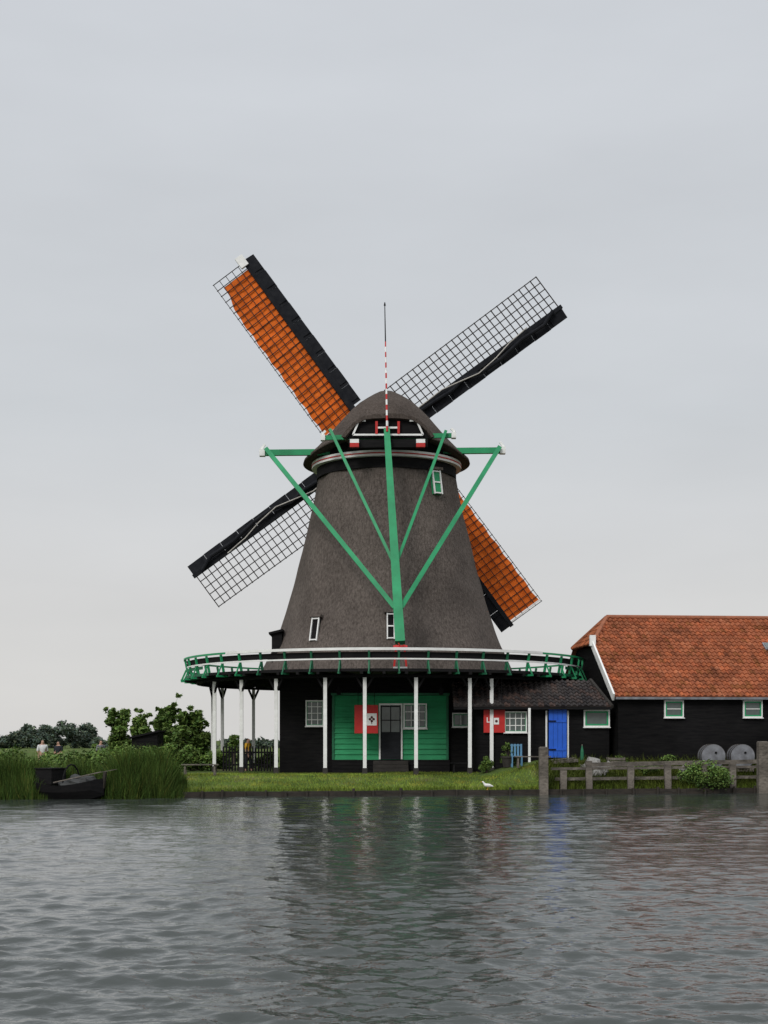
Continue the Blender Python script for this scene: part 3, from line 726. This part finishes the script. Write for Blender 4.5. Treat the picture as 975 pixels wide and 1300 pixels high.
def blades(m,x,y,z,h,w,lean,tc,segs=3,grad=False):
    a=random.uniform(0,6.28); d=Vector((math.cos(a),math.sin(a),0)); wv=Vector((math.cos(a+1.57),math.sin(a+1.57),0)) if random.random()<.5 else Vector((1,0,0))
    vs=[]
    m.tc=tc
    for k in range(segs+1):
        t=k/segs; c=Vector((x,y,z))+Vector((0,0,h*(t-.12*lean*t*t)))+d*(lean*h*t*t); ww=w*(1-t)**.6*.5+.001
        vs+= [c-wv*ww,c+wv*ww]
    m.add(vs,[(2*k,2*k+1,2*k+3,2*k+2) for k in range(segs)])
def reedbed(px0,px1,n,seed,hmax,label,d0=-1.2,d1=.7,round_=.45):
    random.seed(seed); m=M()
    for _ in range(n):
        px=random.uniform(px0,px1); X=(px-487.5)/F*52.5; y=edge(X)+random.uniform(d0,d1)
        t=(px-px0)/(px1-px0); env=(sm(0,.25 if round_>.5 else .1,t)*sm(1,.75,t))*round_+(1-round_)
        cl=noise.noise(Vector((X*1.1,y*1.1,3)))
        h=hmax*env*random.uniform(.55,1.05)*(1+.3*cl)
        q=random.uniform(.35,1.45)*(1+.6*noise.noise(Vector((X*1.8,y*1.8,9)))); 
        tt=(q*random.uniform(.85,1.25),q,q*.8) if random.random()>.06 else (q*2.2,q*1.3,q*1.2)
        blades(m,X,y,min(0,g(X,y))-.05 if y<edge(X) else g(X,y)-.05,h,random.uniform(.018,.035),random.uniform(.03,.5),tt)
    m.obj('reeds',reed_m,label=label,category='reeds',kind='stuff')
reedbed(-60,76,7500,31,1.34,'tall green reeds standing at the water edge')
reedbed(122,230,7800,32,1.72,'rounded clump of tall green reeds beside the boat',round_=.6)
reedbed(60,135,1800,33,1.15,'green reeds behind the moored boat',.2,1.4)
reedbed(52,100,420,34,.62,'sparse short reeds standing in front of the boat',-2.3,-1.7)
random.seed(35); m=M()
for _ in range(46000):
    X=random.uniform(-8.6,18); s=random.random()**1.1*(6.2 if X<4 else 3)
    y=edge(X)+s+.02
    if X>-4.6 and y>61.6: continue
    q=random.uniform(.55,1.45)*(1+.5*noise.noise(Vector((X*.7,y*.9,1)))+.25*noise.noise(Vector((X*2.5,y*3,5)))); h=random.uniform(.03,.10)*(1.5 if s<.25 or X>6 else 1)
    if X>6.2: q*=.5
    if y>59: q*=.6
    dry=max(0,noise.noise(Vector((X*1.1,y*1.6,7))))
    blades(m,X,y,g(X,y)-.01,h,.02,random.uniform(.1,.7),(q*random.uniform(.9,1.25)*(1+.6*dry),q,q*.8),1)
for _ in range(2500):
    X=random.uniform(-8.2,18); y=edge(X)+random.uniform(-.02,.12); q=random.uniform(.4,1.0)
    blades(m,X,y,.2,random.uniform(.1,.28),.02,random.uniform(.2,.9),(q,q,q*.7),2)
for _ in range(11000):
    X=random.uniform(6.3,18); y=edge(X)+random.uniform(-.1,2.4); q=random.uniform(.15,.6)
    blades(m,X,y,g(X,max(y,edge(X)+.01))-.02,random.uniform(.12,.55),.03,random.uniform(.2,.9),(q*.9,q*.8,q*.6),2)
m.obj('grass',grass_m,label='mown bright green grass on the river bank',category='grass',kind='stuff')

# ------------------------------------------------------------------ small things
D=66; p=W(183,962,D); sh=empty('small_shed',(p.x,D+1,g(p.x,D)),'small black boarded shed with sloping roof among bushes','shed')
x0=W(167,0,D).x; x1=W(200,0,D).x; zl=W(0,938,D).z; zr=W(0,930,D).z; z0=g(p.x,D)-.1
m=M(); vs=[Vector(v) for v in ((x0,D,z0),(x1,D,z0),(x1,D+1.8,z0),(x0,D+1.8,z0),(x0,D,zl),(x1,D,zr),(x1,D+1.8,zr),(x0,D+1.8,zl))]
m.add(vs,[(0,1,5,4),(1,2,6,5),(2,3,7,6),(3,0,4,7)]); m.obj('boarded_wall',blackboard,sh)
m=M(); m.add([Vector(v) for v in ((x0-.12,D-.15,zl),(x1+.1,D-.15,zr+.03),(x1+.1,D+1.95,zr+.03),(x0-.12,D+1.95,zl),(x0-.12,D-.15,zl+.09),(x1+.1,D-.15,zr+.12),(x1+.1,D+1.95,zr+.12),(x0-.12,D+1.95,zl+.09))],[(0,1,5,4),(1,2,6,5),(2,3,7,6),(3,0,4,7),(4,5,6,7),(0,3,2,1)]); m.obj('roof',black,sh)
bc=W(93,0,52.6); boat=empty('moored_boat',(bc.x,51.6,0),'old black tarred work boat moored against the reeds','boat')
m=M(); st=[]; nS=13
ax=Vector((.93,-.37,0)).normalized(); sx=Vector((.37,.93,0)).normalized(); bo=Vector((bc.x,51.9,0))
for i in range(nS):
    t=i/(nS-1); u=(t-.5)*3.0; w=.85*(1-abs(2*t-1)**2.6)**.6+.04; zt_=.50+.26*(2*t-1)**2; zk_=-.15+.35*abs(2*t-1)**3
    sec=[(-w,zt_),(-w*.92,zt_*.5),(-w*.55,zk_),(0,zk_-.04),(w*.55,zk_),(w*.92,zt_*.5),(w,zt_),(w-.06,zt_),(w*.5,zk_+.1),(-w*.5,zk_+.1),(-w+.06,zt_)]
    st.append([bo+ax*u+sx*a+Vector((0,0,b_)) for a,b_ in sec])
k=len(st[0]); vs=[v for s in st for v in s]
m.add(vs,[(i*k+j,i*k+(j+1)%k,(i+1)*k+(j+1)%k,(i+1)*k+j) for i in range(nS-1) for j in range(k)]); o=m.obj('hull',black,boat); recalc(o)
for s_ in (-.5,.5):
    m=M(); m.beam(bo+ax*s_-sx*.72+Vector((0,0,.42)),bo+ax*s_+sx*.72+Vector((0,0,.42)),.22,.04); m.obj('bench_seat',darkwood,boat)
m=M(); pts=[]; 
for i in range(9):
    t=i/8*math.pi; pts.append(bo+ax*.1+sx*(.55*math.cos(t))+Vector((0,0,.55+.7*math.sin(t))))
for a_,b_ in zip(pts,pts[1:]): m.cyl(a_,b_,.03,n=6)
m.obj('hoop_frame',black,boat)
m=M(); m.frame8(bo-ax*.8+Vector((0,0,.8)),ax*.35,sx*.45,Vector((0,0,.28))); m.frame8(bo-ax*.8+Vector((0,0,1.10)),ax*.39,sx*.49,Vector((0,0,.02))); m.obj('cuddy',black,boat)
m=M(); nU,nV=16,9; vs=[]
for j in range(nV):
    for i in range(nU):
        a=2*math.pi*i/nU; ph=math.pi*.5*j/(nV-1); d=Vector((math.sin(ph)*math.cos(a),math.sin(ph)*math.sin(a),math.cos(ph)))
        k_=1+.35*noise.noise(d*2.2)
        vs.append(bo+ax*(.45+d.x*.85*k_)+sx*(d.y*.62*k_)+Vector((0,0,.42+d.z*.42*k_)))
m.add(vs,[(j*nU+i,j*nU+(i+1)%nU,(j+1)*nU+(i+1)%nU,(j+1)*nU+i) for j in range(nV-1) for i in range(nU)]); m.obj('tarpaulin_cover',tarp,boat)
m=M(); m.beam(bo+ax*1.45+Vector((0,0,.4)),bo+ax*1.55+Vector((0,0,1.0)),.1,.1); m.obj('stem_post',darkwood,boat)
m=M(); m.cyl(bo-ax*.2-sx*.7+Vector((0,0,.6)),bo+ax*1.3+sx*.1+Vector((0,0,.98)),.025,n=6); m.beam(bo+ax*1.3+sx*.1+Vector((0,0,.98)),bo+ax*1.8+sx*.35+Vector((0,0,1.08)),.14,.02); m.obj('oar',oldwood,boat)
fe=empty('picket_fence',(-6.8,62.8,.7),'dark wooden picket fence under the gallery','fence')
m=M(); x=W(284,0,63).x; xe=-4.7
while x<xe:
    z=g(x,62.9); m.box(x-.035,x+.035,62.9,62.93,z+.05,z+1.1); m.add([Vector((x-.035,62.9,z+1.1)),Vector((x+.035,62.9,z+1.1)),Vector((x,62.9,z+1.18))],[(0,1,2)]); x+=.13
m.obj('pickets',black,fe)
m=M(); x=W(284,0,63).x
m.beam((x,62.96,1.05),(xe,62.96,1.05),.05,.07); m.beam((x,62.96,1.6),(xe,62.96,1.6),.05,.07); m.obj('fence_rails',black,fe)
def bench(px,py,D,w,label,mt=oldwood,back=False):
    p=W(px,py,D); z=g(p.x,D); s=empty('bench',(p.x,D,z),label,'bench')
    m=M()
    for i in range(3): m.box(p.x-w/2,p.x+w/2,D-.2+i*.14,D-.08+i*.14,z+.42,z+.46)
    m.obj('seat',mt,s)
    for sx_ in (-1,1):
        m=M(); m.beam((p.x+sx_*(w/2-.15),D-.17,z-.02),(p.x+sx_*(w/2-.15),D-.1,z+.42),.07,.07); m.beam((p.x+sx_*(w/2-.15),D+.2,z-.02),(p.x+sx_*(w/2-.15),D+.14,z+.42),.07,.07); m.obj('leg',mt,s)
bench(676,965,58.4,1.5,'weathered wooden bench in front of the low shed')
bench(254,985,57.5,1.5,'low plank bench on the grass beside the reeds')
bench(585,975,60.8,.9,'small dark bench beside the green front',black)
p=W(656,950,59.3); z=g(p.x,59.3); ch=empty('chair',(p.x,59.3,z),'pale blue garden chair beside a potted plant','chair')
cb=mat('pale_blue_paint',(0.12,0.28,0.42),(0.09,0.2,0.32),.5)
m=M(); m.box(p.x-.24,p.x+.24,59.1,59.55,z+.42,z+.46); m.obj('seat',cb,ch)
m=M(); 
for i in range(4): m.box(p.x-.22+i*.13,p.x-.14+i*.13,59.56,59.59,z+.46,z+.95)
m.box(p.x-.24,p.x+.24,59.6,59.63,z+.86,z+.93); m.obj('backrest',cb,ch)
for sx_ in (-.2,.2):
    for yy in (59.13,59.52):
        m=M(); m.box(p.x+sx_-.025,p.x+sx_+.025,yy-.02,yy+.025,z-.02,z+.42); m.obj('leg',cb,ch)
p=W(645,955,59.7); z=g(p.x,59.7); m=M(); m.cyl((p.x,59.7,z),(p.x,59.7,z+.42),.2,.29,16); m.cyl((p.x,59.7,z+.4),(p.x,59.7,z+.47),.32,.32,16); m.obj('plant_pot',deckwood,label='dark plant pot by the shed wall',category='plant pot')
p=W(739,968,58.8); z=g(p.x,58.8); pa=empty('folded_parasol',(p.x,58.8,z),'folded dark green parasol in a stone base','parasol')
m=M(); m.cyl((p.x,58.8,z),(p.x,58.8,z+.9),.02,n=8); m.obj('pole',oldwood,pa); m=M(); m.cyl((p.x,58.8,z+.25),(p.x,58.8,z+.6),.08,.07,10); m.cyl((p.x,58.8,z+.6),(p.x,58.8,z+.85),.07,.02,10); m.obj('canopy',dkgreen,pa); m=M(); m.cyl((p.x,58.8,z-.02),(p.x,58.8,z+.08),.25,.22,14); m.obj('base',stone,pa)
def rock(px,py,D,r,seed):
    random.seed(seed); p=W(px,py,D); z=g(p.x,D); m=M(); nU,nV=12,7; vs=[]
    for j in range(nV+1):
        for i in range(nU):
            a=2*math.pi*i/nU; ph=math.pi*j/nV; d=Vector((math.sin(ph)*math.cos(a),math.sin(ph)*math.sin(a),math.cos(ph)))
            vs.append(Vector((p.x,D,z+r*.5))+d*r*(1+.35*noise.noise(d*1.5+Vector((seed,0,0)))) *1)
    m.add(vs,[(j*nU+i,j*nU+(i+1)%nU,(j+1)*nU+(i+1)%nU,(j+1)*nU+i) for j in range(nV) for i in range(nU)])
    m.obj('boulder',stone,label='grey rounded boulder lying on the quay',category='boulder',group='boulders on the quay')
for i,(px,D,r) in enumerate(((752,58.6,.36),(763,58.4,.3),(772,58.7,.22),(757,58.2,.22),(826,58.9,.2),(870,58.8,.25))): rock(px,960,D,r,40+i)
def drum(px,D,r,label):
    X=(px-487.5)/F*D; z=W(0,960,D).z; s=empty('steel_drum',(X,D,z-r),label,'drum',group='drums on the quay')
    m=M(); m.cyl((X,D-.4,z),(X,D+.45,z),r,n=28); 
    m.obj('drum_shell',steel,s)
    for yy in (-.36,0,.36):
        m=M(); m.cyl((X,D+yy-.02,z),(X,D+yy+.02,z),r+.018,n=28); m.obj('drum_hoop',darkwood,s)
    m=M(); m.cyl((X+.1,D-.44,z+.15),(X+.1,D-.402,z+.15),.05,n=10); m.obj('bung',black,s)
    m=M(); m.box(X-.5,X+.5,D-.3,D-.15,g(X,D)-.05,z-r+.06); m.obj('cradle',oldwood,s)
drum(903,59.6,.5,'large grey steel drum lying on its side by the barn'); drum(940,59.7,.5,'large grey steel drum lying on its side by the barn')
p=W(715,963,58.6); z=g(p.x,58.6); m=M(); m.beam((p.x-.5,58.5,z+.12),(p.x+.55,58.7,z+.2),.5,.12); m.beam((p.x-.6,58.5,z+.22),(p.x+.5,58.7,z+.3),.3,.03); m.obj('timber_stack',oldwood,label='low stack of pale planks on the quay',category='planks')
# crate stack by barn
for i,(px,w_,h_) in enumerate(((782,.34,.4),(806,.42,.3))):
    p=W(px,960,58.9); z=g(p.x,58.9); m=M()
    for k in range(3): m.box(p.x-w_,p.x+w_,58.7,58.73,z+k*h_/3+.01,z+(k+1)*h_/3-.02); m.box(p.x-w_,p.x+w_,59.17,59.2,z+k*h_/3+.01,z+(k+1)*h_/3-.02)
    for sx_ in (-1,1): m.box(p.x+sx_*w_-.02,p.x+sx_*w_+.02,58.735,59.165,z,z+h_)
    m.box(p.x-w_+.03,p.x+w_-.03,58.74,59.16,z+.0,z+.03)
    m.obj('wooden_crate',oldwood,label='weathered slatted wooden crate on the quay',category='crate',group='crates on the quay')
Xg=W(620,0,54.9).x
p=Vector((Xg,edge(Xg)-.30,0)); z=.21
gu=empty('gull',(p.x,p.y,z),'white gull standing at the edge of the bank','gull')
def skinmesh(name,verts,edges,radii,mt,parent,root=0,sub=2,**ex):
    me=bpy.data.meshes.new(name); o0=Vector(verts[root]); me.from_pydata([tuple(Vector(v)-o0) for v in verts],edges,[])
    ob=bpy.data.objects.new(name,me); reg(ob,o0,parent,None,None,ex)
    sk=ob.modifiers.new('Skin','SKIN'); sk.use_smooth_shade=True
    for i,r in enumerate(radii):
        me.skin_vertices[0].data[i].radius=(r,r) if not isinstance(r,tuple) else r
        me.skin_vertices[0].data[i].use_root=(i==root)
    ob.modifiers.new('Sub','SUBSURF').levels=sub; ob.modifiers['Sub'].render_levels=sub
    me.materials.append(mt); return ob
q=p+Vector((0,0,z))
skinmesh('body',[q+Vector(v) for v in ((0,0,.17),(-.1,0,.18),(.1,0,.16),(.22,0,.13),(-.15,0,.25),(-.18,0,.31),(-.23,0,.31))],[(0,1),(0,2),(2,3),(1,4),(4,5),(5,6)],[.075,.07,.055,.02,.035,.04,.015],feather,gu)
m=M(); m.cyl(q+Vector((-.22,0,.31)),q+Vector((-.29,0,.295)),.014,.004,6); m.obj('beak',beak,gu)
for yy in (-.03,.03):
    m=M(); m.cyl(q+Vector((0,yy,.12)),q+Vector((0,yy,0.0)),.008,.008,5); m.beam(q+Vector((0,yy,.005)),q+Vector((-.06,yy,.005)),.03,.008); m.obj('leg',beak,gu)
def person(px,D,headtop,shirt,trous,label,face=0.0,stride=.12):
    X=(px-487.5)/F*D; zt=CZ+(HY-headtop)/F*D; z=g(X,D); H_=zt-z
    H_=max(1.55,min(1.85,H_)); s=H_/1.75
    rt=Matrix.Rotation(face,3,'Z'); o=Vector((X,D,z))
    T=lambda x,y,zz:o+rt@Vector((x*s,y*s,zz*s))
    e=empty('person',(X,D,z),label,'person')
    v=[T(0,0,.95),T(0,0,1.15),T(0,0,1.38),T(0,0,1.5),T(0,-.01,1.58),T(0,-.01,1.68)]
    r=[.14,.125,.15,.055,.085,.085]; ed=[(0,1),(1,2),(2,3),(3,4),(4,5)]
    v.append(T(0,-.115,1.60)); r.append(.018); ed.append((4,6))
    for sd in (-1,1):
        k=len(v); v+= [T(sd*.19,0,1.40),T(sd*.25,.02,1.12),T(sd*.24,-.1,.88),T(sd*.24,-.13,.80)]; r+=[.06,.045,.035,.03]; ed+=[(2,k),(k,k+1),(k+1,k+2),(k+2,k+3)]
        for f in range(4):
            j=len(v); v+= [T(sd*.24+(f-1.5)*.02,-.145,.745-.004*abs(f-1.5)),T(sd*.24+(f-1.5)*.021,-.14,.70-.008*abs(f-1.5))]; r+=[.009,.008]; ed+=[(k+3,j),(j,j+1)]
        j=len(v); v+=[T(sd*.20,-.165,.77)]; r+=[.01]; ed+=[(k+3,j)]
        k=len(v); st=stride*sd; v+=[T(sd*.1,0,.86),T(sd*.1,-st*.6-.02,.48),T(sd*.1,-st+.02,.08),T(sd*.11,-st-.12,.03)]; r+=[.095,.06,.042,.035]; ed+=[(0,k),(k,k+1),(k+1,k+2),(k+2,k+3)]
    skinmesh('body',v,ed,r,skin_m,e)
    skinmesh('shirt',[T(0,0,.98),T(0,0,1.15),T(0,0,1.38),T(0,0,1.45),T(.2,0,1.40),T(-.2,0,1.40),T(.255,.02,1.12),T(-.255,.02,1.12)],[(0,1),(1,2),(2,3),(2,4),(2,5),(4,6),(5,7)],[.16,.15,.175,.08,.08,.08,.06,.06],shirt,e)
    skinmesh('trousers',[T(0,0,.97),T(.1,0,.86),T(.1,-stride*.6-.02,.48),T(.1,-stride+.02,.12),T(-.1,0,.86),T(-.1,stride*.6-.02,.48),T(-.1,stride+.02,.12)],[(0,1),(1,2),(2,3),(0,4),(4,5),(5,6)],[.15,.115,.08,.06,.115,.08,.06],trous,e)
    skinmesh('hair',[T(0,.03,1.70),T(0,.05,1.62),T(0,.05,1.55)],[(0,1),(1,2)],[.088,.085,.05],hair_m,e)
person(54,74,938,cl_white,cl_grey,'person in a white shirt walking behind the hedge',.6)
person(74,78,940,cl_dark,cl_dark,'person in dark clothes standing behind the hedge',-.4,.05)
person(128,78,937,cl_grey,cl_dark,'person in a grey jacket walking behind the hedge',.9)
person(315,66,936,cl_yellow,cl_dark,'person in a yellow jacket walking past the fence',1.2)

# ------------------------------------------------------------------ camera / light / world
cam=bpy.data.cameras.new('camera'); co=bpy.data.objects.new('camera',cam); coll.objects.link(co); scene.camera=co
co.location=(0,0,CZ); co.rotation_euler=(R(90),0,0); cam.sensor_fit='HORIZONTAL'; cam.sensor_width=36; cam.lens=F/975*36; cam.shift_y=(HY-650)/975; cam.clip_end=9000; cam.clip_start=.1
if ZOOM:
    zx,zy,zf=ZOOM; cam.lens*=zf; cam.shift_x=zf*(zx-487.5)/975; cam.shift_y=zf*(HY-zy)/975
sl_=bpy.data.lights.new('sun','SUN'); so=bpy.data.objects.new('sun',sl_); coll.objects.link(so)
sl_.energy=1.5; sl_.angle=R(18); sl_.color=(1,.97,.93); so.rotation_euler=(R(55),0,R(-25)); so.location=(0,0,40)
w=bpy.data.worlds.new('World'); scene.world=w; w.use_nodes=True; nt=w.node_tree; bg=nt.nodes['Background']
sky=nt.nodes.new('ShaderNodeTexSky'); sky.sky_type='NISHITA'; sky.sun_disc=False; sky.sun_elevation=R(35); sky.sun_rotation=R(205)
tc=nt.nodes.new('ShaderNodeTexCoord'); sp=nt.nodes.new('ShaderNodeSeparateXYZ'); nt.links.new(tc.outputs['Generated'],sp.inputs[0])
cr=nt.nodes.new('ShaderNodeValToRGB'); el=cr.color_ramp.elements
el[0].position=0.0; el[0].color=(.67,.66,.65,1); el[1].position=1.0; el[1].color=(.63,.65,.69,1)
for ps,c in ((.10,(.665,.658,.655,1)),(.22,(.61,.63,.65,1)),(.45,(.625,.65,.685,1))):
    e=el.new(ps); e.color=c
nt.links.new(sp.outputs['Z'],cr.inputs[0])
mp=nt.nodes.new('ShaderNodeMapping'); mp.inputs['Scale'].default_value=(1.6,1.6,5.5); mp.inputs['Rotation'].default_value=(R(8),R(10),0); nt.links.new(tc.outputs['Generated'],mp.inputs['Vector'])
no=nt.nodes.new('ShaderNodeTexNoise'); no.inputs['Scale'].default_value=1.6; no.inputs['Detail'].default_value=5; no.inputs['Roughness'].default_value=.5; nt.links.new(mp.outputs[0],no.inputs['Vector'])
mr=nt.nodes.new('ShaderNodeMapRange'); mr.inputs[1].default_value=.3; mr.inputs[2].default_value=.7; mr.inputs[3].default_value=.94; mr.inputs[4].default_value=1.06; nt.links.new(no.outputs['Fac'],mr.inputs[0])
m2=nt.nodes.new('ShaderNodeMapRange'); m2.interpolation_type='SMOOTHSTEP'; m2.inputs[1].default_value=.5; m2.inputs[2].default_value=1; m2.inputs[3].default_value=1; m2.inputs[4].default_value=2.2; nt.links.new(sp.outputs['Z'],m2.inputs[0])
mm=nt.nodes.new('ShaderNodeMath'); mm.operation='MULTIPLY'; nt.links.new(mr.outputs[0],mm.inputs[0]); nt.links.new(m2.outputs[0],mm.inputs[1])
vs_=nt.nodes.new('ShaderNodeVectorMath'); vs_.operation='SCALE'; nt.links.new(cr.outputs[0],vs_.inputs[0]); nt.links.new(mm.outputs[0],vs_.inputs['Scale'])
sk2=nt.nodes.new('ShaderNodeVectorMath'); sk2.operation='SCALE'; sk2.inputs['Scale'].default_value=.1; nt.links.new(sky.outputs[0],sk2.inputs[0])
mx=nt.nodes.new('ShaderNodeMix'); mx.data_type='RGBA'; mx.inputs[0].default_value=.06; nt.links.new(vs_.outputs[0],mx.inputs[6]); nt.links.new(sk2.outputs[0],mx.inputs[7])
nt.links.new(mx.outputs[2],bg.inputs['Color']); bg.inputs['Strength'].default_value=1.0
scene.view_settings.view_transform='Standard'; scene.view_settings.look='None'; scene.view_settings.exposure=0
